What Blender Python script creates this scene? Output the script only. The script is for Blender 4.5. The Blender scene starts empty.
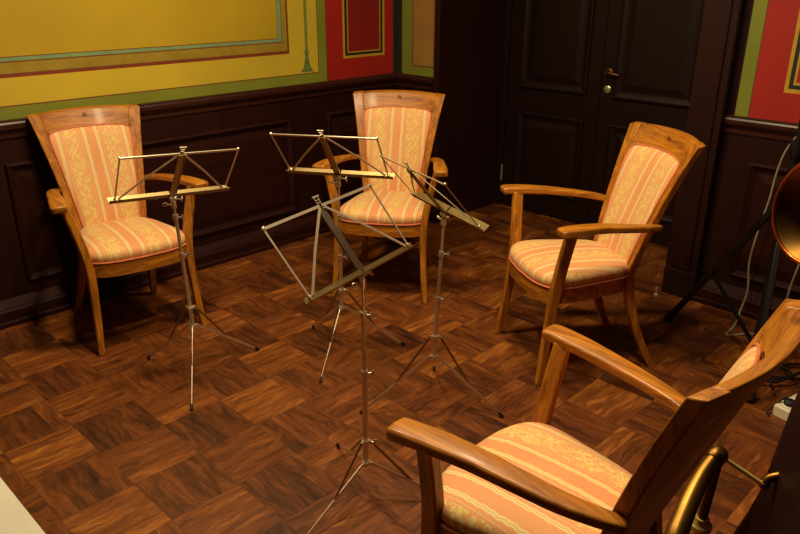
import bpy, bmesh, math, random
from mathutils import Vector, Matrix
random.seed(7)
SC = bpy.context.scene
COL = SC.collection
PI = math.pi

# ------------------------------------------------------------------ colours
def lin(c):
    o = []
    for v in c:
        v /= 255.0
        o.append(v / 12.92 if v <= 0.04045 else ((v + 0.055) / 1.055) ** 2.4)
    return (o[0], o[1], o[2], 1.0)

# ------------------------------------------------------------------ node expression helper
class NT:
    def __init__(s, name):
        s.m = bpy.data.materials.new(name); s.m.use_nodes = True
        s.t = s.m.node_tree; s.t.nodes.clear()
        s.out = s.t.nodes.new('ShaderNodeOutputMaterial')
        s.b = s.t.nodes.new('ShaderNodeBsdfPrincipled')
        s.t.links.new(s.b.outputs[0], s.out.inputs[0])
    def node(s, kind): return s.t.nodes.new(kind)
    def put(s, sock, v):
        if isinstance(v, E): s.t.links.new(v.s, sock)
        elif hasattr(v, 'is_output'): s.t.links.new(v, sock)
        else: sock.default_value = v
    def math(s, op, a, b=0.0, c=0.0, clamp=False):
        n = s.node('ShaderNodeMath'); n.operation = op; n.use_clamp = clamp
        s.put(n.inputs[0], a); s.put(n.inputs[1], b)
        s.put(n.inputs[2], c)
        return E(s, n.outputs[0])
    def coords(s):
        n = s.node('ShaderNodeTexCoord'); x = s.node('ShaderNodeSeparateXYZ')
        s.t.links.new(n.outputs['Object'], x.inputs[0])
        return [E(s, o) for o in x.outputs]
    def vec(s, x, y, z):
        n = s.node('ShaderNodeCombineXYZ')
        for i, v in enumerate((x, y, z)): s.put(n.inputs[i], v)
        return n.outputs[0]
    def noise(s, v, scale=5.0, detail=3.0, rough=0.5, dist=0.0):
        n = s.node('ShaderNodeTexNoise')
        s.t.links.new(v, n.inputs['Vector'])
        n.inputs['Scale'].default_value = scale; n.inputs['Detail'].default_value = detail
        n.inputs['Roughness'].default_value = rough; n.inputs['Distortion'].default_value = dist
        return E(s, n.outputs[0])
    def white(s, v):
        n = s.node('ShaderNodeTexWhiteNoise'); n.noise_dimensions = '3D'
        s.t.links.new(v, n.inputs['Vector']); return E(s, n.outputs['Value'])
    def voro(s, v, scale=5.0, feature='F1'):
        n = s.node('ShaderNodeTexVoronoi'); n.feature = feature
        s.t.links.new(v, n.inputs['Vector']); n.inputs['Scale'].default_value = scale
        return E(s, n.outputs['Distance'])
    def mix(s, f, a, b):
        n = s.node('ShaderNodeMix'); n.data_type = 'RGBA'
        s.put(n.inputs[0], f); s.put(n.inputs[6], a); s.put(n.inputs[7], b)
        return n.outputs[2]
    def ramp(s, f, stops):
        n = s.node('ShaderNodeValToRGB'); e = n.color_ramp.elements
        while len(e) < len(stops): e.new(0.5)
        for i, (p, c) in enumerate(stops): e[i].position = p; e[i].color = c
        s.put(n.inputs[0], f); return n.outputs[0]
    def bump(s, h, strength=0.2, dist=0.002):
        n = s.node('ShaderNodeBump'); n.inputs['Strength'].default_value = strength
        n.inputs['Distance'].default_value = dist
        s.put(n.inputs['Height'], h); s.t.links.new(n.outputs[0], s.b.inputs['Normal'])
    def set(s, **k):
        for a, v in k.items():
            s.put(s.b.inputs[{'color': 'Base Color', 'rough': 'Roughness', 'metal': 'Metallic', 'coat': 'Coat Weight',
                              'coatr': 'Coat Roughness', 'spec': 'Specular IOR Level', 'sheen': 'Sheen Weight'}[a]], v)
        return s
class E:
    def __init__(s, t, sock): s.t = t; s.s = sock
    def __add__(a, b): return a.t.math('ADD', a, b)
    def __radd__(a, b): return a.t.math('ADD', b, a)
    def __sub__(a, b): return a.t.math('SUBTRACT', a, b)
    def __rsub__(a, b): return a.t.math('SUBTRACT', b, a)
    def __mul__(a, b): return a.t.math('MULTIPLY', a, b)
    __rmul__ = __mul__
    def __truediv__(a, b): return a.t.math('DIVIDE', a, b)
    def floor(a): return a.t.math('FLOOR', a)
    def fract(a): return a.t.math('FRACT', a)
    def abs(a): return a.t.math('ABSOLUTE', a)
    def sin(a): return a.t.math('SINE', a)
    def lt(a, b): return a.t.math('LESS_THAN', a, b)
    def gt(a, b): return a.t.math('GREATER_THAN', a, b)
    def mod(a, b): return a.t.math('FLOORED_MODULO', a, b)
    def min(a, b): return a.t.math('MINIMUM', a, b)
    def max(a, b): return a.t.math('MAXIMUM', a, b)
    def clamp(a): return a.t.math('ADD', a, 0.0, clamp=True)

def plain(name, c, rough=0.5, metal=0.0, spec=0.5, coat=0.0, mottled=0.08, scale=14.0):
    t = NT(name); x, y, z = t.coords()
    n = t.noise(t.vec(x, y, z), scale, 3.0)
    c = lin(c); d = tuple(v * (1 - mottled * 2) for v in c[:3]) + (1,)
    l = tuple(min(1, v * (1 + mottled)) for v in c[:3]) + (1,)
    t.set(color=t.ramp(n, [(0.3, d), (0.7, l)]), rough=rough, metal=metal, spec=spec, coat=coat)
    return t.m

def wood(name, dark, light, axis='z', rough=0.32, coat=0.25, dens=38.0, seed=0.0, spec=0.5):
    t = NT(name); c = list(t.coords())
    k = 'xyz'.index(axis)
    v = [c[i] * (0.07 if i == k else 1.0) for i in range(3)]
    v[(k + 1) % 3] = v[(k + 1) % 3] + seed
    vv = t.vec(*v)
    n1 = t.noise(vv, dens, 5.0, 0.62, 0.6)
    n2 = t.noise(vv, dens * 5, 2.0, 0.5)
    f = n1 * 0.75 + n2 * 0.25
    t.set(color=t.ramp(f, [(0.34, lin(dark)), (0.5, tuple((a + b) / 2 for a, b in zip(lin(dark), lin(light)))), (0.66, lin(light))]),
          rough=rough, coat=coat, coatr=0.15, spec=spec)
    t.bump(f, 0.08, 0.001)
    return t.m

M = {}
for a in 'xyz':
    M['oak_' + a] = wood('chair_wood_' + a, (116, 61, 10), (204, 132, 30), a, 0.44, 0.10)
M['panel'] = wood('dark_panelling', (30, 9, 6), (44, 16, 10), 'z', 0.5, 0.0, 26.0, spec=.25)
M['panel_h'] = wood('dark_panelling_across', (34, 11, 7), (50, 18, 11), 'y', 0.6, 0.0, 26.0, spec=.14)
M['panel_hx'] = wood('dark_panelling_along', (34, 11, 7), (50, 18, 11), 'x', 0.6, 0.0, 26.0, spec=.14)
for a, n_ in (('y', 'rail_y'), ('x', 'rail_x')):
    M[n_] = wood('chair_rail_' + a, (42, 18, 13), (62, 28, 19), a, 0.36, 0.0, 26.0, spec=.5)
M['door'] = wood('dark_door_wood', (21, 7, 5), (32, 11, 8), 'z', 0.48, 0.0, 22.0, spec=.28)
M['chrome'] = plain('polished_steel', (226, 214, 186), 0.30, 0.8, mottled=0.05)
M['plate'] = plain('brass_toned_plate', (186, 162, 96), 0.5, 0.7, mottled=0.08)
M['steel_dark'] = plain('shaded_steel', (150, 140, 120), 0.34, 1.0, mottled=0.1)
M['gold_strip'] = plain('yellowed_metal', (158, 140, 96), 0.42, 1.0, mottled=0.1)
M['rubber'] = plain('black_rubber', (12, 11, 10), 0.6)
M['black'] = plain('black_metal', (14, 13, 13), 0.45)
M['brass'] = plain('old_brass', (128, 94, 42), 0.40, 1.0, mottled=0.2)
M['brass_bright'] = plain('bright_brass', (246, 226, 130), 0.5, 1.0, mottled=0.05)
M['copper'] = plain('copper_rim', (205, 108, 48), 0.3, 1.0, mottled=0.1)
M['cream'] = plain('cream_plastic', (226, 218, 190), 0.4)
M['cable'] = plain('pale_cable', (150, 140, 118), 0.5)
M['cloth'] = plain('white_cloth', (214, 210, 190), 0.85, mottled=0.06, scale=9.0)
M['piping'] = plain('pink_piping', (210, 116, 74), 0.7)
M['inlay'] = plain('inlay_mark', (104, 56, 20), 0.4)
M['yellow'] = plain('mustard_paint', (198, 174, 42), 0.7, mottled=0.07, scale=2.0)
M['mustard'] = plain('deep_mustard_paint', (180, 152, 20), 0.7, mottled=0.07, scale=2.0)
M['olive'] = plain('olive_paint', (150, 128, 30), 0.7)
M['green'] = plain('green_paint', (122, 130, 34), 0.7, mottled=0.08, scale=4.0)
M['teal'] = plain('teal_paint', (118, 150, 104), 0.7)
M['brown'] = plain('brown_line_paint', (112, 58, 22), 0.7)
M['redline'] = plain('red_line_paint', (126, 42, 15), 0.7)
M['red'] = plain('red_paint', (164, 27, 14), 0.65, mottled=0.08, scale=3.0)
M['dkred'] = plain('deep_red_paint', (134, 20, 12), 0.65, mottled=0.1, scale=3.0)
M['gold'] = plain('gold_line_paint', (190, 152, 36), 0.65)
M['night'] = plain('near_black_paint', (30, 34, 24), 0.65)
M['tan'] = plain('ochre_paint', (156, 116, 52), 0.75, mottled=0.08, scale=5.0)
M['colgreen'] = plain('painted_column_green', (108, 128, 58), 0.7, mottled=0.25, scale=90.0)
M['ceiling'] = plain('cream_ceiling', (150, 136, 108), 0.9)
M['groove'] = plain('groove_dark', (22, 10, 5), 0.6)

def floor_mat():
    t = NT('basket_weave_parquet'); x, y, z = t.coords()
    u = (x - 0.785) / 0.2475; v = (y + 3.03) / 0.245
    i = u.floor(); j = v.floor(); fx = u.fract(); fy = v.fract()
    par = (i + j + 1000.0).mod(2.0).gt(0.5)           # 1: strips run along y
    ac = fx * par + fy * (1.0 - par)
    al = fy * par + fx * (1.0 - par)
    st = (ac * 4.0).floor()
    r1 = t.white(t.vec(i + 0.5, j + 0.5, st + 0.5))
    r2 = t.white(t.vec(i + 7.5, j + 3.5, 2.5))
    r3 = t.white(t.vec(i + 1.5, j + 9.5, st + 5.5))
    wob = t.noise(t.vec(x, y, r3), 9.0, 2.0)
    g1 = t.noise(t.vec(ac * 1.0 + r1 * 31.0 + wob * 0.25, al * 0.16 + r3 * 17.0, r2 * 9.0), 7.0, 6.0, 0.62, 1.1)
    g2 = t.noise(t.vec(ac + r3 * 13.0, al * 0.06, r1), 46.0, 3.0, 0.6)
    f = r1 * 0.13 + r2 * 0.10 + par * 0.085 + g1 * 0.78 + g2 * 0.16 - 0.19  # par term lightens strips along y, standing in for light on their grain
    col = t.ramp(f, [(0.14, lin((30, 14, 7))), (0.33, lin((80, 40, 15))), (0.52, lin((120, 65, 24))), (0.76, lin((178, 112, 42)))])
    e1 = (ac * 4.0).fract(); e1 = e1.min(1.0 - e1)
    e2 = al.min(1.0 - al) * 4.0
    gap = e1.min(e2).lt(0.022)
    col2 = t.mix(gap * 0.4, col, lin((34, 16, 8)))
    t.set(color=col2, rough=(0.36 + g1 * 0.14), spec=0.4)
    t.bump(g2 * 0.4 - gap * 1.0, 0.18, 0.0012)
    return t.m
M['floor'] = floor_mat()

def fabric(name, axis):      # stripes run along axis ('y' on the seat, 'z' on the back)
    t = NT(name); x, y, z = t.coords()
    s = y if axis == 'y' else z
    P = 0.180; x = x + (0.028 if axis == 'y' else 0.0)
    wig = (s * 230.0).sin() * 0.0010 + (s * 97.0).sin() * 0.0008
    d = (((x + P / 2) / P).fract() - 0.0) * P          # 0..P ; flower band centred at 0 or P
    d = ((x / P + 0.0).fract() - 0.5).abs() * P          # distance from flower centre line (x = +-P/2)
    side = ((x / P).fract() - 0.5) * P
    cream = (d + wig - 0.0615).abs()
    stripe = cream.lt(0.0066)
    core = ((d + wig * 1.6 - 0.0615).abs()).lt(0.0016)
    flo = d.lt(0.037)
    edge = (d - 0.0440).abs().lt(0.0011)
    vine = ((side - (s * 62.0).sin() * 0.019).abs()).lt(0.0026)
    vine2 = ((side + (s * 62.0 + 0.9).sin() * 0.012).abs()).lt(0.0013)
    vo = t.vec(x, s, 0.0)
    wv = t.noise(vo, 60.0, 2.0)
    vv = t.vec(x + wv * 0.012, s + wv * 0.012, 0.0)
    cell = t.voro(vv, 46.0)
    ring = ((cell - 0.36).abs()).lt(0.075)
    leaf = t.voro(vv, 120.0).lt(0.30)
    orn = vine.max(vine2).max(ring).max(leaf * 0.8).max(0.0) * flo
    tone = t.noise(t.vec(x, y, z), 5.0, 2.0)
    weave = t.noise(t.vec(x, y, z), 900.0, 1.0)
    base = t.mix(tone, lin((214, 140, 88)), lin((231, 168, 112)))
    c1 = t.mix(flo * 0.5, base, lin((222, 176, 108)))
    c2 = t.mix(orn * 0.8, c1, lin((230, 212, 128)))
    c3 = t.mix(stripe * 0.9, c2, lin((234, 216, 148)))
    c3b = t.mix(edge * 0.6, c3, lin((234, 214, 156)))
    c4 = t.mix(core * 0.5, c3b, lin((176, 146, 96)))
    t.set(color=c4, rough=0.62, spec=0.35, sheen=0.25)
    t.bump(weave * 0.4 + orn * 0.6 + stripe * 0.4, 0.25, 0.0012)
    return t.m
M['fab_y'] = fabric('striped_brocade_seat', 'y')
M['fab_z'] = fabric('striped_brocade_back', 'z')

# ------------------------------------------------------------------ mesh helpers
def link(name, bm, mat, parent=None, smooth=True, bevel=0.0, seg=2, subd=0):
    me = bpy.data.meshes.new(name)
    bmesh.ops.recalc_face_normals(bm, faces=bm.faces[:])
    bm.to_mesh(me); bm.free()
    mats = mat if isinstance(mat, (list, tuple)) else [mat]
    for m in mats: me.materials.append(m)
    for p in me.polygons: p.use_smooth = smooth
    o = bpy.data.objects.new(name, me); COL.objects.link(o)
    if parent: o.parent = parent
    if bevel:
        b = o.modifiers.new('bevel', 'BEVEL'); b.width = bevel; b.segments = seg; b.limit_method = 'ANGLE'; b.angle_limit = 0.6
        b.harden_normals = False
    if subd:
        s = o.modifiers.new('sub', 'SUBSURF'); s.levels = subd; s.render_levels = subd
    if smooth and not subd:
        try: me.set_sharp_from_angle(angle=0.75)
        except Exception: pass
    return o

def thing(name, label, cat, loc=(0, 0, 0), rz=0.0, group=None):
    o = bpy.data.objects.new(name, None); COL.objects.link(o)
    o.empty_display_size = 0.1; o.location = loc; o.rotation_euler = (0, 0, rz)
    o['label'] = label; o['category'] = cat
    if group: o['group'] = group
    return o
def tag(o, label, cat, group=None):
    o['label'] = label; o['category'] = cat
    if group: o['group'] = group
    return o
def struct(o): o['kind'] = 'structure'; return o

def box(bm, x0, x1, y0, y1, z0, z1, mi=0):
    v = [bm.verts.new((x, y, z)) for x in (x0, x1) for y in (y0, y1) for z in (z0, z1)]
    for f in ((0, 1, 3, 2), (4, 6, 7, 5), (0, 4, 5, 1), (2, 3, 7, 6), (0, 2, 6, 4), (1, 5, 7, 3)):
        bm.faces.new([v[i] for i in f]).material_index = mi
def crom(P, n):
    P = [Vector(p) for p in P]; out = []
    for i in range(len(P) - 1):
        p0 = P[max(i - 1, 0)]; p1 = P[i]; p2 = P[i + 1]; p3 = P[min(i + 2, len(P) - 1)]
        for k in range(n):
            t = k / n
            out.append(0.5 * ((2 * p1) + (p2 - p0) * t + (2 * p0 - 5 * p1 + 4 * p2 - p3) * t * t + (3 * p1 - p0 - 3 * p2 + p3) * t ** 3))
    out.append(P[-1]); return out
def loft(bm, rings, caps=True, closed=True):
    R = [[bm.verts.new(p) for p in r] for r in rings]; n = len(R[0])
    for a, b in zip(R[:-1], R[1:]):
        for i in range(n if closed else n - 1):
            bm.faces.new((a[i], a[(i + 1) % n], b[(i + 1) % n], b[i]))
    if caps:
        bm.faces.new(R[0][::-1]); bm.faces.new(R[-1])
def tube(bm, path, r, n=10, sm=0, caps=True):
    if sm: path = crom(path, sm)
    path = [Vector(p) for p in path]; rings = []; prev = None
    for i, p in enumerate(path):
        t = (path[min(i + 1, len(path) - 1)] - path[max(i - 1, 0)]).normalized()
        if prev is None:
            a = t.cross(Vector((0, 0, 1)))
            if a.length < 1e-3: a = t.cross(Vector((1, 0, 0)))
        else: a = prev - t * prev.dot(t)
        a.normalize(); prev = a; b = t.cross(a)
        rr = r(i / (len(path) - 1)) if callable(r) else r
        rings.append([p + a * rr * math.cos(2 * PI * k / n) + b * rr * math.sin(2 * PI * k / n) for k in range(n)])
    loft(bm, rings, caps)
def bar(bm, p, q, w, h, up=(0, 0, 1)):     # flat bar from p to q: w across, h along up
    p = Vector(p); q = Vector(q); t = (q - p).normalized(); up = Vector(up)
    s = t.cross(up)
    if s.length < 1e-4: s = t.cross(Vector((1, 0, 0)))
    s.normalize(); u = s.cross(t)
    loft(bm, [[c + s * a * w / 2 + u * b * h / 2 for a, b in ((-1, -1), (1, -1), (1, 1), (-1, 1))] for c in (p, q)])
def lathe(bm, prof, c=(0, 0, 0), n=32, axis=None):
    c = Vector(c); ax = Vector(axis).normalized() if axis else Vector((0, 0, 1))
    a = ax.cross(Vector((0.3, 0.9, 0.1))).normalized(); b = ax.cross(a)
    loft(bm, [[c + ax * z + (a * math.cos(2 * PI * k / n) + b * math.sin(2 * PI * k / n)) * max(r, 1e-4) for k in range(n)] for r, z in prof])
def ball(bm, c, r):
    bmesh.ops.create_uvsphere(bm, u_segments=12, v_segments=8, radius=r, matrix=Matrix.Translation(Vector(c)))

# ------------------------------------------------------------------ room
XR, XL, YD, H = 2.035, 0.378, 0.705, 2.95
WO = 0.06                                # wall faces stand this far behind the baseboard fronts
kA = lambda a: -3.6 + (a + 3.6) * 1.0167       # along the left wall
kX = lambda a: 3.569 - (3.569 - a) * 1.0167    # along the back wall
kZ = lambda z: 1.592 - (1.592 - z) * 1.0167
X1, Y0 = 5.6, -5.2
bm = bmesh.new(); box(bm, -0.18, X1 + .12, Y0 - .12, YD + .12, -0.1, 0.0)
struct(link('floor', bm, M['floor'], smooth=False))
bm = bmesh.new(); box(bm, -0.18, X1 + .12, Y0 - .12, YD + .12, H, H + .1)
struct(link('ceiling', bm, M['ceiling'], smooth=False))

def painted(name, rects, a0, a1, z0, z1, plane, backing, thick=0.12):
    kk = kA if plane == 'x' else kX
    rects = [(kk(r[0]), kk(r[1]), kZ(r[2]), kZ(r[3]) if r[3] < H else H, r[4]) for r in rects]
    off = WO
    return painted2(name, rects, a0, a1, z0, z1, plane, backing, thick, off)
def painted2(name, rects, a0, a1, z0, z1, plane, backing, thick, off):
    """wall slab whose face is cut along the borders of its painted fields; rects = (a0,a1,z0,z1,material), later wins"""
    A = sorted({round(v, 4) for r in rects for v in r[:2]} | {a0, a1}); A = [v for v in A if a0 <= v <= a1]
    Z = sorted({round(v, 4) for r in rects for v in r[2:4]} | {z0, z1}); Z = [v for v in Z if z0 <= v <= z1]
    names = [backing]
    for r in rects:
        if r[4] not in names: names.append(r[4])
    bm = bmesh.new()
    P = (lambda a, z, d: (-off - d, a, z)) if plane == 'x' else (lambda a, z, d: (a, off + d, z))
    g = [[bm.verts.new(P(a, z, 0)) for z in Z] for a in A]
    for i in range(len(A) - 1):
        for j in range(len(Z) - 1):
            ca, cz = (A[i] + A[i + 1]) / 2, (Z[j] + Z[j + 1]) / 2
            m = backing
            for r in rects:
                if r[0] < ca < r[1] and r[2] < cz < r[3]: m = r[4]
            f = bm.faces.new((g[i][j], g[i + 1][j], g[i + 1][j + 1], g[i][j + 1])); f.material_index = names.index(m)
    b = [bm.verts.new(P(a, z, thick)) for a, z in ((a0, z0), (a1, z0), (a1, z1), (a0, z1))]
    bm.faces.new(b)
    loop = [g[i][0] for i in range(len(A))]; bm.faces.new(loop + [b[1], b[0]])
    loop = [g[-1][j] for j in range(len(Z))]; bm.faces.new(loop + [b[2], b[1]])
    loop = [g[i][-1] for i in reversed(range(len(A)))]; bm.faces.new(loop + [b[3], b[2]])
    loop = [g[0][j] for j in reversed(range(len(Z)))]; bm.faces.new(loop + [b[0], b[3]])
    return struct(link(name, bm, [M[n] for n in names], smooth=False))

T = 2.75
L = Y0
R = [(L, -.603, .9, H, 'green'), (L, -.668, 1.034, H, 'brown'), (L, -.673, 1.04, H, 'yellow'),
     (L, -.886, 1.160, T, 'brown'), (L, -.889, 1.163, T, 'redline'), (L, -.895, 1.172, T - .02, 'brown'), (L, -.899, 1.178, T - .03, 'olive'),
     (L, -.932, 1.224, T - .05, 'brown'), (L, -.936, 1.230, T - .06, 'teal'), (L, -.962, 1.246, T - .08, 'brown'), (L, -.964, 1.250, T - .085, 'mustard'),
     (-.668, -.605, .9, H, 'green'), (-.606, -.600, .985, H, 'brown'),
     # painted column
     (-.806, -.708, 1.046, 1.056, 'colgreen'), (-.794, -.720, 1.056, 1.072, 'colgreen'), (-.782, -.733, 1.072, 1.092, 'colgreen'),
     (-.776, -.739, 1.092, 1.12, 'colgreen'), (-.771, -.744, 1.12, 1.16, 'colgreen'), (-.780, -.735, 1.16, 1.168, 'colgreen'),
     (-.768, -.747, 1.168, 2.5, 'colgreen'), (-.760, -.756, 1.18, 2.5, 'olive'), (-.790, -.725, 2.5, 2.56, 'colgreen'),
     (-.600, -.028, .9, H, 'red'), (-.469, -.109, 1.103, T, 'gold'), (-.452, -.126, 1.118, T - .02, 'night'),
     (-.432, -.146, 1.134, T - .04, 'gold'), (-.424, -.154, 1.141, T - .047, 'dkred'), (-.028, 0.02, .9, H, 'night')]
painted('wall_left', R, L, WO, 0.0, H, 'x', 'panel')
R = [(-.08, .055, .9, H, 'night'), (.055, .378, .9, H, 'green'), (.147, .345, 1.034, H, 'brown'), (.156, .338, 1.043, H, 'tan')]
painted('wall_back_left', R, -WO, XL, 0.0, H, 'y', 'panel', YD + .06)
R = [(XR, 2.257, .9, H, 'panel'), (2.257, 2.322, .9, H, 'green'), (2.316, 2.322, .9, H, 'brown'), (2.322, X1, .9, H, 'red')]
xx = 2.453
while xx < 5.2:
    w = .62
    R += [(xx, xx + w, 1.107, T, 'gold'), (xx + .016, xx + w - .016, 1.125, T - .02, 'night'),
          (xx + .034, xx + w - .034, 1.143, T - .04, 'gold'), (xx + .044, xx + w - .044, 1.154, T - .05, 'red')]
    xx += 1.0
painted('wall_back_right', R, XR, X1, 0.0, H, 'y', 'panel', YD + .06)
bm = bmesh.new(); box(bm, XL, XR, YD, YD + .12, 0, H); struct(link('wall_recess', bm, M['panel'], smooth=False))
bm = bmesh.new(); box(bm, X1, X1 + .12, Y0 - .12, YD + .12, 0, H); struct(link('wall_right', bm, M['dkred'], smooth=False))
bm = bmesh.new(); box(bm, -.18, X1, Y0 - .12, Y0, 0, H); struct(link('wall_front', bm, M['panel'], smooth=False))

# profile strips: prof = list of (out, z); plane 'x' runs along y, plane 'y' runs along x (sticking to -y)
def strip(name, a0, a1, prof, plane, mat, base=0.0):
    bm = bmesh.new()
    P = (lambda a, o, z: (base - WO + o, a, z)) if plane == 'x' else (lambda a, o, z: (a, base + WO - o, z))
    pr = [(0, prof[0][1])] + prof + [(0, prof[-1][1])]
    loft(bm, [[P(a, o, z) for o, z in pr] for a in (a0, a1)])
    return struct(link(name, bm, mat, smooth=False))
BASE = [(.060, 0), (.060, .022), (.050, .028), (.048, .074), (.040, .082), (.036, .090), (.022, .102), (.012, .116), (.004, .122)]
RAIL = [(.003, .880), (.008, .888), (.008, .904), (.012, .912), (.019, .922), (.025, .930), (.027, .938), (.027, .952), (.022, .960), (.022, .966), (.014, .970)]
n = 1
def trim(*a):
    global n
    strip('trim_%d' % n, *a); n += 1
strip('baseboard_left', L, WO, BASE, 'x', M['panel_h'])
strip('baseboard_back_left', -WO, .345, BASE, 'y', M['panel_hx'])
strip('baseboard_back_right', 2.205, X1, BASE, 'y', M['panel_hx'])
trim(L, WO, RAIL, 'x', M['rail_y'])
trim(-WO, .345, RAIL, 'y', M['rail_x'])
trim(2.2, X1, RAIL, 'y', M['rail_x'])

def moulding(name, a0, a1, z0, z1, plane, mat, base=0.0, w=.036, parent=None, raised=True):
    """rectangular picture-frame moulding with a raised field"""
    bm = bmesh.new()
    if not parent:
        a0, a1 = (kA(a0), kA(a1)) if plane == 'x' else (kX(a0), kX(a1)); z0 = kZ(z0); z1 = kZ(z1)
        base = -WO if plane == 'x' else WO
    P = (lambda a, o, z: (base + o, a, z)) if plane == 'x' else (lambda a, o, z: (a, base - o, z))
    prof = [(0, 0), (0, .007), (.006, .016), (.013, .018), (.019, .012), (.027, .008), (w, .003), (w, 0)]
    cs = []
    for i, o in prof:
        cs.append([P(a0 + i, o, z0 + i), P(a1 - i, o, z0 + i), P(a1 - i, o, z1 - i), P(a0 + i, o, z1 - i)])
    loft(bm, cs, caps=False)
    if raised:
        i = w + .05
        q = [[P(a0 + j, o, z0 + j), P(a1 - j, o, z0 + j), P(a1 - j, o, z1 - j), P(a0 + j, o, z1 - j)] for j, o in ((w + .012, .0005), (i, .008), (i + .001, .0085))]
        loft(bm, q, caps=False)
        bm.faces.new([bm.verts.new(p) for p in q[-1]])
    bmesh.ops.remove_doubles(bm, verts=bm.verts[:], dist=1e-5)
    o = link(name, bm, mat, parent, smooth=False)
    if not parent: struct(o)
    return o
for (a, b) in ((-4.75, -2.75), (-2.53, -.90), (-.62, -.10)):
    moulding('trim_%d' % n, a, b, .205, .785, 'x', M['panel_h']); n += 1
for (a, b) in ((2.365, 3.05), (3.2, 4.2), (4.35, 5.35)):
    moulding('trim_%d' % n, a, b, .195, .775, 'y', M['panel_hx']); n += 1
# door casing (right pilaster and left lining)
bm = bmesh.new()
box(bm, XR - .004, 2.20, .0, WO, 0, H); box(bm, XR + .03, 2.165, -.010, .0, 0.16, H); box(bm, XR - .004, 2.205, -.006, WO, 0, .15)
struct(link('trim_%d' % n, bm, M['panel'], smooth=False, bevel=.004)); n += 1
bm = bmesh.new()
box(bm, .338, XL + .004, .0, WO, 0, H); box(bm, .333, XL + .006, -.006, WO, 0, .14)
struct(link('trim_%d' % n, bm, M['panel'], smooth=False, bevel=.004)); n += 1
# frame round the door leaves
bm = bmesh.new()
box(bm, XL, .425, YD - .035, YD, 0, 2.42); box(bm, 1.885, XR, YD - .035, YD, 0, 2.42); box(bm, .425, 1.885, YD - .035, YD, 2.33, 2.42)
struct(link('trim_%d' % n, bm, M['door'], smooth=False, bevel=.004)); n += 1

def leaf(name, a, b, pa, pb):
    bm = bmesh.new(); box(bm, a, b, YD - .022, YD + .0, .006, 2.33)
    o = link(name, bm, M['door'], smooth=False, bevel=.003); struct(o)
    moulding('door_panel', pa, pb, .87, 2.18, 'y', M['door'], YD - .022, .045, o)
    moulding('door_panel', pa, pb, .16, .715, 'y', M['door'], YD - .022, .045, o)
    return o
dl = leaf('door_1', .428, 1.150, .535, 1.060)
bm = bmesh.new()
for z in (.19, 2.1):
    tube(bm, [(.424, YD - .030, z), (.424, YD - .030, z + .12)], .007, 8)
link('door_hinge', bm, M['chrome'], dl)
dr = leaf('door_2', 1.154, 1.882, 1.245, 1.775)
bm = bmesh.new()
lathe(bm, [(.0, 0), (.026, 0), (.026, .006), (.014, .010), (.010, .045), (0, .046)], (1.205, YD - .022, 1.03), 20, (0, -1, 0))
tube(bm, [(1.205, YD - .062, 1.03), (1.225, YD - .066, 1.031), (1.255, YD - .066, 1.026), (1.285, YD - .060, 1.022)], lambda t: .0085 - .002 * t, 10, 4)
link('door_handle', bm, M['brass'], dr)
bm = bmesh.new()
lathe(bm, [(.0, 0), (.024, 0), (.024, .005), (.018, .009), (0, .009)], (1.203, YD - .022, .925), 20, (0, -1, 0))
box(bm, 1.200, 1.206, YD - .036, YD - .028, .912, .938)
link('lock_plate', bm, M['chrome'], dr)
# little door stop near the casing
bm = bmesh.new(); lathe(bm, [(0, 0), (.016, 0), (.016, .006), (.008, .01), (.008, .03), (.012, .034), (.012, .044), (0, .046)], (2.035, -.065, 0.0005), 16)
tag(link('door_stop', bm, M['chrome']), 'small metal door stop on the floor beside the door casing', 'door stop')

# ------------------------------------------------------------------ chairs
def sgn(s, p): return Vector((p[0] * s, p[1], p[2]))
def back_pt(u, v, off=0.0):
    """point of the curved back surface: u -1..1 across, v 0 (z=.40) .. 1 (z=.98)"""
    w = .150 + .080 * v + .017 * v * v * v
    y = .150 + .115 * v + .066 * v * v
    sag = .016 + .040 * v
    z = .40 + .58 * v + .010 * (1 - u * u) * max(0.0, v) ** 6
    return Vector((u * w, y + sag * (1 - u * u) + off, z))
def slab(bm, u0, u1, v0, v1, thick, nu=10, nv=10, y=0.0, corner=None, top=None):
    F = []; B = []
    for i in range(nu + 1):
        fr = []; br = []
        for j in range(nv + 1):
            u = u0 + (u1 - u0) * i / nu; v = v0 + (v1 - v0) * j / nv
            if top and j == nv: pass
            uu = u
            p = back_pt(uu, v + (top(u) * (j / nv) if top else 0), y)
            fr.append(bm.verts.new(p)); br.append(bm.verts.new(p + Vector((0, thick, 0.006))))
        F.append(fr); B.append(br)
    for i in range(nu):
        for j in range(nv):
            bm.faces.new((F[i][j], F[i + 1][j], F[i + 1][j + 1], F[i][j + 1]))
            bm.faces.new((B[i][j + 1], B[i + 1][j + 1], B[i + 1][j], B[i][j]))
    for i in range(nu):
        bm.faces.new((F[i][0], B[i][0], B[i + 1][0], F[i + 1][0])); bm.faces.new((F[i + 1][nv], B[i + 1][nv], B[i][nv], F[i][nv]))
    for j in range(nv):
        bm.faces.new((F[0][j + 1], B[0][j + 1], B[0][j], F[0][j])); bm.faces.new((F[nu][j], B[nu][j], B[nu][j + 1], F[nu][j + 1]))

def seat_outline(t, grow=0.0):
    """closed outline of the seat, t 0..1"""
    # superellipse-like trapezoid: front (y=-.235) wide, back (y=.165) narrow
    a = 2 * PI * t; c, s = math.cos(a), math.sin(a)
    e = 0.42
    x = math.copysign(abs(c) ** e, c); y = math.copysign(abs(s) ** e, s)      # square-ish -1..1
    yy = -.020 + y * (.203 + grow)
    hw = .203 - .041 * y + grow
    bulge = -.034 * (1 - x * x) if y < 0 else 0.0
    return x * hw, yy + bulge * min(1.0, -y if y < 0 else 0)

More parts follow.
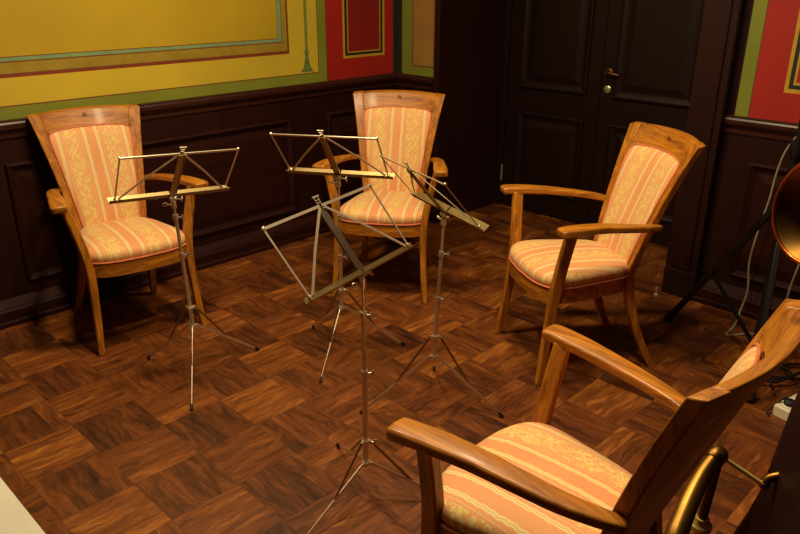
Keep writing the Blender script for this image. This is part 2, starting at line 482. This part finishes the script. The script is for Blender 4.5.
def make_chair(label):
    t = thing('armchair', label, 'chair', group='upholstered armchairs round the music stands')
    # seat cushion
    bm = bmesh.new(); N = 56
    lev = [(-.002, .418), (.004, .428), (.008, .445), (.004, .462), (-.008, .474), (-.03, .483), (-.06, .490), (-.10, .495), (-.15, .498)]
    rings = []
    for g, z in lev:
        r = []
        for k in range(N):
            x, y = seat_outline(k / N)
            f = 1 + g / .21
            cy = -.03
            r.append(Vector((x * f, cy + (y - cy) * f, z)))
        rings.append(r)
    R_ = [[bm.verts.new(p) for p in r] for r in rings]
    for a, b in zip(R_[:-1], R_[1:]):
        for i in range(N): bm.faces.new((a[i], a[(i + 1) % N], b[(i + 1) % N], b[i]))
    bm.faces.new(R_[0][::-1])
    c = bm.verts.new((0, -.03, .499))
    for i in range(N): bm.faces.new((R_[-1][i], R_[-1][(i + 1) % N], c))
    seat = link('seat', bm, M['fab_y'], t)
    bm = bmesh.new()
    tube_pts = []
    for k in range(N + 1):
        x, y = seat_outline((k % N) / N); tube_pts.append((x * 1.037, -.03 + (y + .03) * 1.037, .424))
    tube(bm, tube_pts, .0042, 8, caps=False)
    link('seat_piping', bm, M['piping'], seat)
    # seat frame (apron) following the outline
    bm = bmesh.new()
    O = []
    for k in range(N):
        x, y = seat_outline(k / N); O.append((x, y))
    f1, f0 = 1.03, .90
    def ring(f, z): return [Vector((x * f, -.03 + (y + .03) * f, z)) for x, y in O]
    rr = [ring(f1, .356), ring(f1, .419), ring(f0, .419), ring(f0, .356)]
    V = [[bm.verts.new(p) for p in r] for r in rr]
    for a in range(4):
        b = (a + 1) % 4
        for i in range(N): bm.faces.new((V[a][i], V[a][(i + 1) % N], V[b][(i + 1) % N], V[b][i]))
    link('seat_frame', bm, M['oak_x'], t, bevel=.002)
    for s in (-1, 1):
        # front leg: gently S-curved post carrying the arm
        path = crom([(.243 * s, -.247, 0), (.231 * s, -.225, .16), (.224 * s, -.205, .34), (.230 * s, -.194, .45), (.256 * s, -.184, .58), (.284 * s, -.176, .690)], 6)
        bm = bmesh.new(); rings = []
        for i, p in enumerate(path):
            q = i / (len(path) - 1)
            w = .026 + .010 * min(1, q * 2) - .004 * max(0, q - .6) * 2.5
            d = .029 + .015 * min(1, q * 2) - .000 * q
            rings.append([p + Vector((a * w / 2, b * d / 2, 0)) for a, b in ((-1, -1), (1, -1), (1, 1), (-1, 1))])
        loft(bm, rings)
        link('leg', bm, M['oak_z'], t, bevel=.005)
        # rear leg (sabre) running up into the back post
        path = crom([(.197 * s, .300, 0), (.178 * s, .232, .14), (.160 * s, .185, .29), (.149 * s, .166, .41), (.149 * s, .165, .43)], 6)
        bm = bmesh.new(); rings = []
        for i, p in enumerate(path):
            q = i / (len(path) - 1); w = .027 + .008 * q; d = .030 + .014 * q
            rings.append([p + Vector((a * w / 2, b * d / 2, 0)) for a, b in ((-1, -1), (1, -1), (1, 1), (-1, 1))])
        loft(bm, rings)
        link('leg', bm, M['oak_z'], t, bevel=.005)
        # back post: tapering plank flaring to the top corner
        bm = bmesh.new(); rings = []
        for i in range(17):
            v = i / 16
            uo = 1.0; wi = .18 - .005 * v
            ps = [back_pt(s * uo, v), back_pt(s * (1 - wi), v)]
            o_ = ps[0] + Vector((s * .010, 0, 0)); i_ = ps[1]
            th = .032
            rings.append([o_ + Vector((0, -.004, 0)), i_ + Vector((0, -.004, 0)), i_ + Vector((0, th, .006)), o_ + Vector((0, th, .006))])
        loft(bm, rings)
        link('back_post', bm, M['oak_z'], t, bevel=.004)
        # arm rest
        top = back_pt(s * .99, .46)
        P_ = [(.204 * s, .242, .644), (.226 * s, .205, .653), (.252 * s, .130, .665), (.267 * s, .040, .677), (.281 * s, -.060, .688), (.296 * s, -.150, .693), (.307 * s, -.212, .693), (.309 * s, -.242, .689)]
        path = crom(P_, 6); bm = bmesh.new(); rings = []
        for i, p in enumerate(path):
            q = i / (len(path) - 1)
            tn = (path[min(i + 1, len(path) - 1)] - path[max(i - 1, 0)]).normalized()
            sd = tn.cross(Vector((0, 0, 1))).normalized(); up = sd.cross(tn)
            w = .034 + .034 * min(1, q * 1.5)
            if q > .90: w -= .016 * ((q - .90) / .1) ** 2
            h = .024 + .008 * q
            if q > .93: h -= .010 * ((q - .93) / .07) ** 2
            rings.append([p + sd * a * w / 2 + up * (b * h / 2) for a, b in ((-1, -.7), (-.8, -1), (.8, -1), (1, -.7), (1, .55), (.82, .95), (0, 1.06), (-.82, .95), (-1, .55))])
        loft(bm, rings)
        link('armrest', bm, M['oak_y'], t, bevel=.003)
    # top rail with a crown curve
    bm = bmesh.new(); slab(bm, -.835, .835, .856, .998, .032, 24, 5, -.0035)
    rail = link('top_rail', bm, M['oak_x'], t, bevel=.005)
    bm = bmesh.new(); p = back_pt(0, .95, -.0075)
    pts = [p + Vector((.008 * math.cos(a), -.07 * .012 * math.sin(a), .013 * math.sin(a))) for a in [2 * PI * k / 16 for k in range(17)]]
    tube(bm, pts, .0016, 6, caps=False); ball(bm, p, .0022)
    link('carved_mark', bm, M['inlay'], rail)
    bm = bmesh.new(); slab(bm, -.82, .82, .03, .11, .028, 12, 2, 0)
    link('lower_rail', bm, M['oak_x'], t, bevel=.004)
    # back board and padded back
    bm = bmesh.new(); slab(bm, -.80, .80, .09, .85, .010, 14, 14, .016)
    link('back_board', bm, M['oak_z'], t)
    bm = bmesh.new(); NU, NV = 26, 30; g = []
    u0, v0, v1 = .845, .085, .866
    def pad(i, j, k=1.0):
        a = -1 + 2 * i / NU; b = -1 + 2 * j / NV
        # squircle mapping keeps rounded upper corners
        rr = .34 if b > 0 else .1
        ax = a * (1 - .045 * max(0, b) ** 10 * abs(a) ** 3); bx = b * (1 - .045 * abs(a) ** 10 * (1 if b > 0 else 0)) + (.022 * (1 - a * a) if b > 0 else 0) * b
        h = (max(0.0, 1 - abs(a) ** 5) * max(0.0, 1 - abs(b) ** 6)) ** .5
        return back_pt(ax * u0, v0 + (v1 - v0) * (bx + 1) / 2, -.006 - .020 * h * k)
    for i in range(NU + 1): g.append([bm.verts.new(pad(i, j)) for j in range(NV + 1)])
    for i in range(NU):
        for j in range(NV): bm.faces.new((g[i][j], g[i + 1][j], g[i + 1][j + 1], g[i][j + 1]))
    edge = [(i, 0) for i in range(NU)] + [(NU, j) for j in range(NV)] + [(i, NV) for i in range(NU, 0, -1)] + [(0, j) for j in range(NV, 0, -1)]
    bv = [bm.verts.new(g[i][j].co + Vector((0, .03, 0))) for i, j in edge]
    for k in range(len(edge)):
        i, j = edge[k]; i2, j2 = edge[(k + 1) % len(edge)]
        bm.faces.new((g[i2][j2], g[i][j], bv[k], bv[(k + 1) % len(edge)]))
    bm.faces.new(bv[::-1])
    padd = link('back_pad', bm, M['fab_z'], t)
    bm = bmesh.new(); tube(bm, [pad(i, j) + Vector((0, -.001, 0)) for i, j in edge] + [pad(0, 0)], .0040, 8, caps=False)
    link('back_piping', bm, M['piping'], padd)
    return t
def dup(root, loc, rz, label):
    r = root.copy(); COL.objects.link(r); r.location = loc; r.rotation_euler = (0, 0, rz); r['label'] = label
    for ch in list(root.children):
        c = ch.copy(); COL.objects.link(c); c.parent = r
        for g in ch.children:
            d = g.copy(); COL.objects.link(d); d.parent = c
    return r
SPOTS = [((.371, -2.186, 0), 1.433, 'wooden armchair with striped seat standing by the yellow wall, furthest left'),
         ((.887, -.958, 0), .607, 'wooden armchair with striped seat in the far corner below the red wall panel'),
         ((2.045, -.950, 0), -.566, 'wooden armchair with striped seat turned sideways in front of the dark double door'),
         ((2.858, -2.338, 0), -1.528, 'nearest wooden armchair, large in the foreground, its legs cut off by the bottom edge')]
ch0 = make_chair(SPOTS[0][2]); ch0.location = SPOTS[0][0]; ch0.rotation_euler = (0, 0, SPOTS[0][1])
for loc, rz, lab in SPOTS[1:]: dup(ch0, loc, rz, lab)

# ------------------------------------------------------------------ music stands
def stand(label, hub, zh, feet, D, collars, dims=(.235, .225, .225)):
    """hub = xy of the tripod centre, zh hub height, feet = 3 floor points, D = desk pose (x,y,z,heading,tilt,roll)"""
    t = thing('music_stand', label, 'music stand', (hub[0], hub[1], 0), group='folding wire music stands')
    o0 = Vector((hub[0], hub[1], 0)); W = lambda p: Vector(p) - o0
    Hb = Vector((hub[0], hub[1], zh)); Mx = Vector(D[:3]); h, ti, ro = D[3:]
    X = Vector((math.cos(h), math.sin(h), 0)); F = Vector((-math.sin(h), math.cos(h), 0))
    Yv = Vector((0, 0, 1)) * math.cos(ti) + F * math.sin(ti)
    Xd = X * math.cos(ro) + Yv * math.sin(ro); Yd = -X * math.sin(ro) + Yv * math.cos(ro)
    lean = Vector((F.x, F.y, 0)) * (1 if ti > 0 else -1)         # horizontal direction the desk leans to (away from the reader)
    Nd = Xd.cross(Yd).normalized()
    if Nd.dot(lean) > 0: Nd = -Nd                                 # towards the reader
    ax = (Mx - Hb); top = Hb + ax
    pt = lambda z: Hb + ax * ((z - zh) / (Mx.z - zh))
    # pole sections
    z1, z2 = collars
    for a, b, r in ((zh - .012, z1, .0088), (z1 - .02, z2, .0068), (z2 - .02, Mx.z - .035, .0045)):
        bm = bmesh.new(); tube(bm, [W(pt(a)), W(pt(b))], r, 14); link('pole', bm, M['chrome'], t)
    for z in (z1, z2):
        bm = bmesh.new(); tube(bm, [W(pt(z - .010)), W(pt(z + .010))], .0105, 14)
        c = link('collar', bm, M['chrome'], t)
        bm = bmesh.new(); s = Vector((.7, .7, 0)); tube(bm, [W(pt(z)), W(pt(z) + s * .022)], .0028, 8)
        q = W(pt(z) + s * .026); bar(bm, q - Vector((0, 0, .009)), q + Vector((0, 0, .009)), .003, .010, s)
        link('thumb_screw', bm, M['chrome'], c)
    # hub rings
    zu = zh + .085
    for z in (zh, zu):
        bm = bmesh.new(); lathe(bm, [(.0, -.006), (.0135, -.006), (.0135, .006), (.0, .006)], W(pt(z)), 18)
        for f in feet:
            d = (Vector((f[0], f[1], 0)) - Vector((hub[0], hub[1], 0))).normalized()
            bar(bm, W(pt(z) + d * .008), W(pt(z) + d * .022), .009, .011)
        link('leg_hub', bm, M['chrome'], t)
    bm = bmesh.new(); s = Vector((.8, .45, .1)); tube(bm, [W(pt(zu)), W(pt(zu) + s * .03)], .0028, 8)
    q = W(pt(zu) + s * .034); bar(bm, q - Vector((0, 0, .010)), q + Vector((0, 0, .010)), .003, .011, s)
    link('wing_bolt', bm, M['chrome'], t)
    for f in feet:
        f = Vector((f[0], f[1], .006)); d = (f - Vector((hub[0], hub[1], .006))).normalized()
        a = pt(zh) + d * .020; side = d.cross(Vector((0, 0, 1)))
        bm = bmesh.new(); bar(bm, W(a), W(f), .0028, .0105, side.cross(f - a)); lg = link('leg', bm, M['chrome'], t)
        bm = bmesh.new(); tube(bm, [W(f - (f - a).normalized() * .022), W(f)], .0062, 10); link('rubber_tip', bm, M['rubber'], lg)
        m = a + (f - a) * .48
        bm = bmesh.new(); bar(bm, W(pt(zu) + d * .020), W(m + Vector((0, 0, .003))), .0024, .0085, side.cross(m - pt(zu)))
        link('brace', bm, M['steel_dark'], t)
    # desk
    w, u, v = dims
    dp = lambda a, b, c=0.0: W(Mx + Xd * a + Yd * b + Nd * c)
    bm = bmesh.new(); tube(bm, [W(pt(Mx.z - .05)), dp(0, -.012, -.012), dp(0, .004, -.008)], .006, 10)
    lathe(bm, [(0, -.012), (.009, -.012), (.009, .012), (0, .012)], dp(0, -.008, -.010), 14, Xd)
    hd = link('tilt_joint', bm, M['chrome'], t)
    bm = bmesh.new(); tube(bm, [W(pt(Mx.z - .052)), W(pt(Mx.z - .026))], .0095, 14)
    tube(bm, [W(pt(Mx.z - .038)), W(pt(Mx.z - .038)) - Xd * .026 + Vector((0, 0, .004))], .003, 8)
    cc = W(pt(Mx.z - .038)) - Xd * .034 + Vector((0, 0, .004)); ring_ = [cc + Xd * .009 * math.cos(a) + Yd * .009 * math.sin(a) for a in [2 * PI * k / 14 for k in range(15)]]
    tube(bm, ring_, .0022, 6, caps=False); link('height_clamp', bm, M['chrome'], hd)
    bm = bmesh.new(); tube(bm, [dp(.010, -.010, -.010), dp(.034, -.014, -.012)], .003, 8)
    bar(bm, dp(.036, -.024, -.012), dp(.036, -.004, -.012), .003, .012, Nd); link('wing_nut', bm, M['chrome'], hd)
    bm = bmesh.new()
    bar(bm, dp(0, -.004, -.002), dp(0, v * .99, -.002), .026, .0022, Nd)
    bar(bm, dp(.012, -.004, -.004), dp(.012, v, -.004), .002, .006, Nd); bar(bm, dp(-.012, -.004, -.004), dp(-.012, v, -.004), .002, .006, Nd)
    link('centre_plate', bm, M['steel_dark'] if zh < .2 else M['plate'], t)  # plates alike: shade is put into the nearest stand's colour
    bm = bmesh.new()
    for k in (-1, 1): bar(bm, dp(.006 * k, v * .95, .001), dp(.008 * k, v + .030, .004), .0026, .003, Nd)
    bar(bm, dp(-.013, v + .030, .004), dp(.013, v + .030, .004), .005, .004, Nd)
    for q in (.010, .019): bar(bm, dp(-.008, v + q, .003), dp(.008, v + q, .003), .0024, .003, Nd)
    link('page_clip', bm, M['chrome'], t)
    for s in (-1, 1):
        bm = bmesh.new()      # folding tray half: upright lip and shelf
        A = [(0.002, -.010, -.001), (0.002, .008, -.001), (0.002, .008, .001), (0.002, -.008, .001), (0.002, -.008, .030), (0.002, -.010, .030)]
        r0 = [dp(s * .004, b, c) for _, b, c in A]; r1 = [dp(s * (w + .004), b, c) for _, b, c in A]
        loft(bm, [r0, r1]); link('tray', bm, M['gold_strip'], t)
        bm = bmesh.new(); bar(bm, dp(s * .004, v, .002), dp(s * u, v, .002), .0032, .0085, Nd.cross(Xd)); link('top_arm', bm, M['chrome'], t)
        bm = bmesh.new(); bar(bm, dp(s * u, v, .003), dp(s * w * .93, .004, .003), .0028, .0058, Yd.cross(Nd)); link('side_arm', bm, M['chrome'], t)
        bm = bmesh.new()
        pth = [dp(s * .010, v * .97, .004), dp(s * w * .5, v * .48, .005), dp(s * w * .88, .006, .004)]
        bar(bm, pth[0], pth[1], .0026, .0075, Xd); bar(bm, pth[1], pth[2], .0026, .0075, Xd); link('diagonal_arm', bm, M['chrome'], t)
        for q in (dp(s * u, v, .005), dp(s * w * .93, .004, .006)):
            bm = bmesh.new(); lathe(bm, [(0, -.003), (.0055, -.003), (.0055, .003), (0, .004)], q, 10, Nd)
            link('rivet', bm, M['chrome'], t)
    return t
def pol(c, r, degs): return [(c[0] + r * math.cos(math.radians(a)), c[1] + r * math.sin(math.radians(a))) for a in degs]
stand('wire music stand before the leftmost armchair, its empty desk level', (1.018, -2.235), .22,
      [(1.269, -2.414), (.76, -2.331), (1.042, -1.938)], (1.004, -2.253, .789, -4.907, -.602, -.068), (.54, .70))
stand('wire music stand with level desk standing directly before the far corner armchair', (1.320, -1.672), .22,
      [(1.462, -1.923), (1.039, -1.618), (1.483, -1.437)], (1.323, -1.673, .826, .474, -.637, .037), (.46, .64))
stand('wire music stand with desk seen edge-on, nearest the armchair by the dark door', (1.911, -1.718), .22,
      [(2.164, -1.593), (1.752, -1.963)] + pol((1.911, -1.718), .285, [131]), (1.918, -1.688, .803, -.296, -.711, -.006), (.46, .64))
stand('nearest wire music stand, its large desk tilted and facing the foreground armchair', (2.112, -2.267), .12,
      [(1.847, -2.163)] + pol((2.112, -2.267), .29, [158 - 122, 158 + 118]), (2.129, -2.284, .802, -4.629, .728, .066), (.46, .66))

# ------------------------------------------------------------------ black tripod by the right wall
c = Vector((2.70, -.505, 0))
t = thing('tripod_stand', 'black tripod stand with splayed legs by the right wall', 'tripod', c)
bm = bmesh.new(); tube(bm, [(0, 0, .06), (0, 0, 1.0)], .019, 18); pol_ = link('pole', bm, M['black'], t)
bm = bmesh.new(); tube(bm, [(0, 0, .95), (0, 0, 1.5)], .014, 18); link('upper_pole', bm, M['black'], t)
bm = bmesh.new(); lathe(bm, [(0, -.03), (.028, -.03), (.030, 0), (.028, .03), (0, .03)], (0, 0, .97), 20)
tube(bm, [(.02, 0, .97), (.06, 0, .97)], .006, 8); ball(bm, (.065, 0, .97), .014); link('clamp', bm, M['black'], t)
for k, f in enumerate([(2.227, -.338), (2.800, -.800), (3.02, -.19)]):
    f = Vector((f[0], f[1], .017)) - c; d = Vector((f.x, f.y, 0)).normalized()
    a = Vector((0, 0, .74)) + d * .03
    bm = bmesh.new(); bar(bm, a, f, .024, .026, d.cross(Vector((0, 0, 1))).cross(f - a)); lg = link('leg', bm, M['black'], t, bevel=.004)
    bm = bmesh.new(); tube(bm, [f - (f - a).normalized() * .05, f + (f - a).normalized() * .006], .019, 14); link('foot_cap', bm, M['rubber'], lg)
    m = a + (f - a) * .55
    bm = bmesh.new(); bar(bm, d * .022 + Vector((0, 0, .11)), m, .010, .016, d.cross(Vector((0, 0, 1)))); link('brace', bm, M['black'], t)
bm = bmesh.new()
for z in (.11, .74): lathe(bm, [(0, -.025), (.030, -.025), (.032, 0), (.030, .025), (0, .025)], (0, 0, z), 18)
link('leg_hub', bm, M['black'], t)
bm = bmesh.new(); ball(bm, Vector((2.47, -.405, .27)) - c, .008); link('leg_knob', bm, M['chrome'], t)

# ------------------------------------------------------------------ power strip, cables
def local_boxes(name, label, cat, o, ang):
    return thing(name, label, cat, o, ang)
ps = thing('power_strip', 'cream power strip with black plug lying on the floor at right', 'power strip', (2.968, -.676, 0), math.radians(77))
bm = bmesh.new(); box(bm, -.17, .17, -.034, .034, .0, .048); body = link('housing', bm, M['cream'], ps, bevel=.005)
for i in range(4):
    bm = bmesh.new(); lathe(bm, [(.0, .0482), (.021, .0482), (.023, .0505), (.026, .0485)], (-.125 + .078 * i, 0, 0), 20); link('socket', bm, M['cream'], body)
bm = bmesh.new(); lathe(bm, [(0, .0515), (.021, .0515), (.022, .064), (.014, .070), (0, .071)], (-.123, 0, 0), 20)
tube(bm, [(-.123, 0, .066), (-.125, .02, .072), (-.15, .035, .04), (-.175, .05, .006), (-.19, .03, .004)], .004, 8, 6)
plug = link('power_plug', bm, M['rubber'])
plug.location = ps.location; plug.rotation_euler = ps.rotation_euler
tag(plug, 'black plug with short lead pushed into the cream power strip', 'plug')
def cable(pts, r, mat, label, name='cable', cat='cable', group=None):
    bm = bmesh.new(); tube(bm, pts, r, 8, 7); o = link(name, bm, mat); return tag(o, label, cat, group)
cable([(2.66, -.060, 1.02), (2.61, -.060, 1.00), (2.572, -.060, .950), (2.527, -.058, .857), (2.508, -.058, .748), (2.500, -.058, .627), (2.478, -.058, .464),
       (2.466, -.058, .308), (2.484, -.062, .165), (2.475, -.085, .05), (2.485, -.16, .006), (2.492, -.27, .005), (2.52, -.262, .005), (2.57, -.19, .005), (2.66, -.15, .005)], .0048, M['cable'],
      'pale cable hanging in a loop down the dark panelling to the floor')
cable([(2.74, -.058, 1.0), (2.72, -.058, .75), (2.70, -.058, .55), (2.684, -.058, .369), (2.664, -.058, .20), (2.68, -.09, .04), (2.76, -.12, .006), (2.86, -.16, .005)], .0048, M['cable'],
      'short pale cable hanging just above the foreground armchair back at right')
for k, (pts) in enumerate([
    [(2.70, -.70, .006), (2.735, -.62, .006), (2.79, -.56, .012), (2.85, -.50, .006), (2.93, -.44, .006), (3.02, -.42, .006)],
    [(2.73, -.76, .006), (2.76, -.66, .014), (2.83, -.60, .006), (2.86, -.52, .02), (2.80, -.44, .006), (2.86, -.36, .006), (2.96, -.33, .006)],
    [(2.85, -.70, .006), (2.83, -.67, .006), (2.83, -.63, .02), (2.87, -.58, .02), (2.90, -.46, .014), (2.99, -.42, .006)]]):
    pts = [(x, y, z + .016 * k) for x, y, z in pts]
    cable(pts, .0062, M['rubber'], 'black cable tangled on the floor behind the power strip', group='black cables tangled on the floor')

# ------------------------------------------------------------------ brass horn instrument at the right edge
c = Vector((3.62, -2.45, 0))
t = thing('brass_horn', 'old brass horn on a dark flared wooden stand, cut by the right edge', 'instrument', c)
W = lambda *p: Vector(p) - c
bm = bmesh.new()
lathe(bm, [(0, 0), (.375, 0), (.375, .03), (.365, .10), (.360, .40), (.355, .62), (.345, .69), (.330, .745), (.316, .81), (.309, .87), (.305, .92), (.299, .98), (.292, 1.04), (.285, 1.10), (.27, 1.12), (0, 1.12)], (0, 0, 0), 72)
link('stand_body', bm, M['panel'], t)
bm = bmesh.new()
tube(bm, [W(3.322, -2.86, .0), W(3.320, -2.86, .35), W(3.314, -2.855, .60), W(3.301, -2.825, .78), W(3.284, -2.775, .860), W(3.272, -2.715, .885), W(3.266, -2.66, .905), W(3.268, -2.625, .922)], lambda q: .022 - .0105 * q, 20, 8)
link('curved_tube', bm, M['brass'], t)
bm = bmesh.new(); lathe(bm, [(0, -.014), (.011, -.013), (.0145, -.006), (.0145, .006), (.011, .013), (0, .014)], W(3.269, -2.616, .925), 20, (.10, .97, .15))
link('ferrule', bm, M['brass'], t)
bm = bmesh.new(); tube(bm, [W(3.266, -2.596, .912), W(3.262, -2.604, .80), W(3.261, -2.606, .0)], .0078, 14); up = link('upright_tube', bm, M['brass'], t)
bm = bmesh.new(); lathe(bm, [(0, -.010), (.015, -.010), (.017, -.004), (.017, .001), (.012, .006), (.011, .014), (0, .014)], W(3.262, -2.604, .786), 22); link('collar_ring', bm, M['brass_bright'], up)
bm = bmesh.new(); tube(bm, [W(3.281, -2.610, .922), W(3.337, -2.600, .900)], .0038, 10); link('rod', bm, M['brass_bright'], t)
bm = bmesh.new(); tube(bm, [W(3.336, -2.600, .899), W(3.339, -2.594, .910), W(3.350, -2.585, .916)], .0065, 12, 4); ball(bm, W(3.336, -2.600, .900), .007); link('elbow', bm, M['brass'], t)
bc = Vector((3.236, -2.21, 1.212)); axd = Vector((-.42, -.84, .18)).normalized()
prof = [(.097, .0), (.092, -.006), (.082, -.018), (.072, -.032), (.064, -.048), (.058, -.07), (.055, -.10), (.052, -.14), (.050, -.18)]
bm = bmesh.new()
a_ = axd.cross(Vector((0, 0, 1))).normalized(); b_ = axd.cross(a_)
full = prof + [(r + .003, z - .002) for r, z in reversed(prof)]
n_ = 56
circ = lambda z, r: [W(*(bc + axd * z + (a_ * math.cos(2 * PI * k / n_) + b_ * math.sin(2 * PI * k / n_)) * r)) for k in range(n_)]
rings = [circ(z, r) for r, z in full]
loft(bm, rings + [rings[0]], caps=False); bmesh.ops.remove_doubles(bm, verts=bm.verts[:], dist=1e-5)
bell = link('bell', bm, M['brass'], t)
for r, z, rr in ((.098, 0, .0035), (.069, -.036, .0035), (.061, -.055, .003)):
    bm = bmesh.new(); p = circ(z, r); tube(bm, p + [p[0]], rr, 10, caps=False)
    link('bell_rim', bm, M['copper'], bell)
e0 = bc + axd * (-.17)
bm = bmesh.new(); tube(bm, [W(*e0), W(*(e0 - axd * .06)), W(3.42, -1.96, 1.14), W(3.54, -2.06, 1.10), W(3.60, -2.25, 1.12), W(3.62, -2.38, 1.13)], lambda q: .050 - .016 * q, 20, 8)
link('horn_tube', bm, M['brass'], t)

# ------------------------------------------------------------------ table corner with white cloth, bottom left
t = thing('table', 'small table under a white cloth, only its corner showing bottom left', 'table', (2.19, -3.802, 0))
bm = bmesh.new(); box(bm, -.46, .46, -.46, .46, .715, .742); link('tabletop', bm, M['panel_hx'], t, bevel=.004)
for sx in (-1, 1):
    for sy in (-1, 1):
        bm = bmesh.new(); bar(bm, (sx * .42, sy * .42, 0), (sx * .42, sy * .42, .715), .045, .045, (0, 1, 0)); link('leg', bm, M['panel'], t)
bm = bmesh.new(); N = 120
def cl(q, z):
    a = 2 * PI * q; cx, sx = math.cos(a), math.sin(a); m = max(abs(cx), abs(sx)); x, y = cx / m * .472, sx / m * .472
    f = (.745 - z) / .25; k = 1 + .012 * f + .018 * f * math.sin(q * 2 * PI * 18)
    if z > .740: k = 1.0
    return Vector((x * k, y * k, z))
rings = [[cl(k / N, z) for k in range(N)] for z in (.50, .58, .66, .72, .738, .7455)]
R_ = [[bm.verts.new(p) for p in r] for r in rings]
for a, b in zip(R_[:-1], R_[1:]):
    for i in range(N): bm.faces.new((a[i], a[(i + 1) % N], b[(i + 1) % N], b[i]))
bm.faces.new(R_[-1])
o = link('tablecloth', bm, M['cloth']); o.location = (2.19, -3.802, 0)
s = o.modifiers.new('thick', 'SOLIDIFY'); s.thickness = .0015; s.offset = 1
tag(o, 'white tablecloth covering the table corner bottom left', 'tablecloth')

# ------------------------------------------------------------------ lights (ceiling lamps of the room, out of frame)
def lamp(loc, power, size, col=(1.0, .78, .47), spread=None):
    l = bpy.data.lights.new('ceiling_lamp', 'AREA'); l.shape = 'DISK'; l.size = size; l.energy = power; l.color = col
    if spread: l.spread = spread
    o = bpy.data.objects.new('ceiling_lamp', l); COL.objects.link(o); o.location = loc
    return o
lamp((1.20, -2.15, H - .05), 46, .25)
lamp((1.95, -1.30, H - .05), 24, .25)
lamp((2.50, -2.20, H - .05), 36, .25)
w = bpy.data.worlds.new('room'); SC.world = w; w.use_nodes = True
w.node_tree.nodes['Background'].inputs[0].default_value = (.9, .6, .35, 1); w.node_tree.nodes['Background'].inputs[1].default_value = .02

# ------------------------------------------------------------------ camera
cam = bpy.data.cameras.new('camera'); co = bpy.data.objects.new('camera', cam); COL.objects.link(co)
yaw, pitch, roll, f = -7.74418483e-01, 3.79714651e-01, 4.50704064e-03, 732.728
fw = Vector((math.sin(yaw) * math.cos(pitch), math.cos(yaw) * math.cos(pitch), -math.sin(pitch)))
r = Vector((math.cos(yaw), -math.sin(yaw), 0)); u = r.cross(fw)
r2 = r * math.cos(roll) + u * math.sin(roll); u2 = -r * math.sin(roll) + u * math.cos(roll)
m = Matrix((r2, u2, -fw)).transposed().to_4x4(); m.translation = Vector((3.56877893, -3.60233841, 1.59254047))
co.matrix_world = m
cam.sensor_width = 36; cam.lens = 36 * f / 800; cam.clip_start = .05
SC.camera = co
SC.view_settings.view_transform = 'Standard'; SC.view_settings.look = 'None'; SC.view_settings.gamma = 1
SC.view_settings.use_curve_mapping = False; SC.view_settings.exposure = 0.0
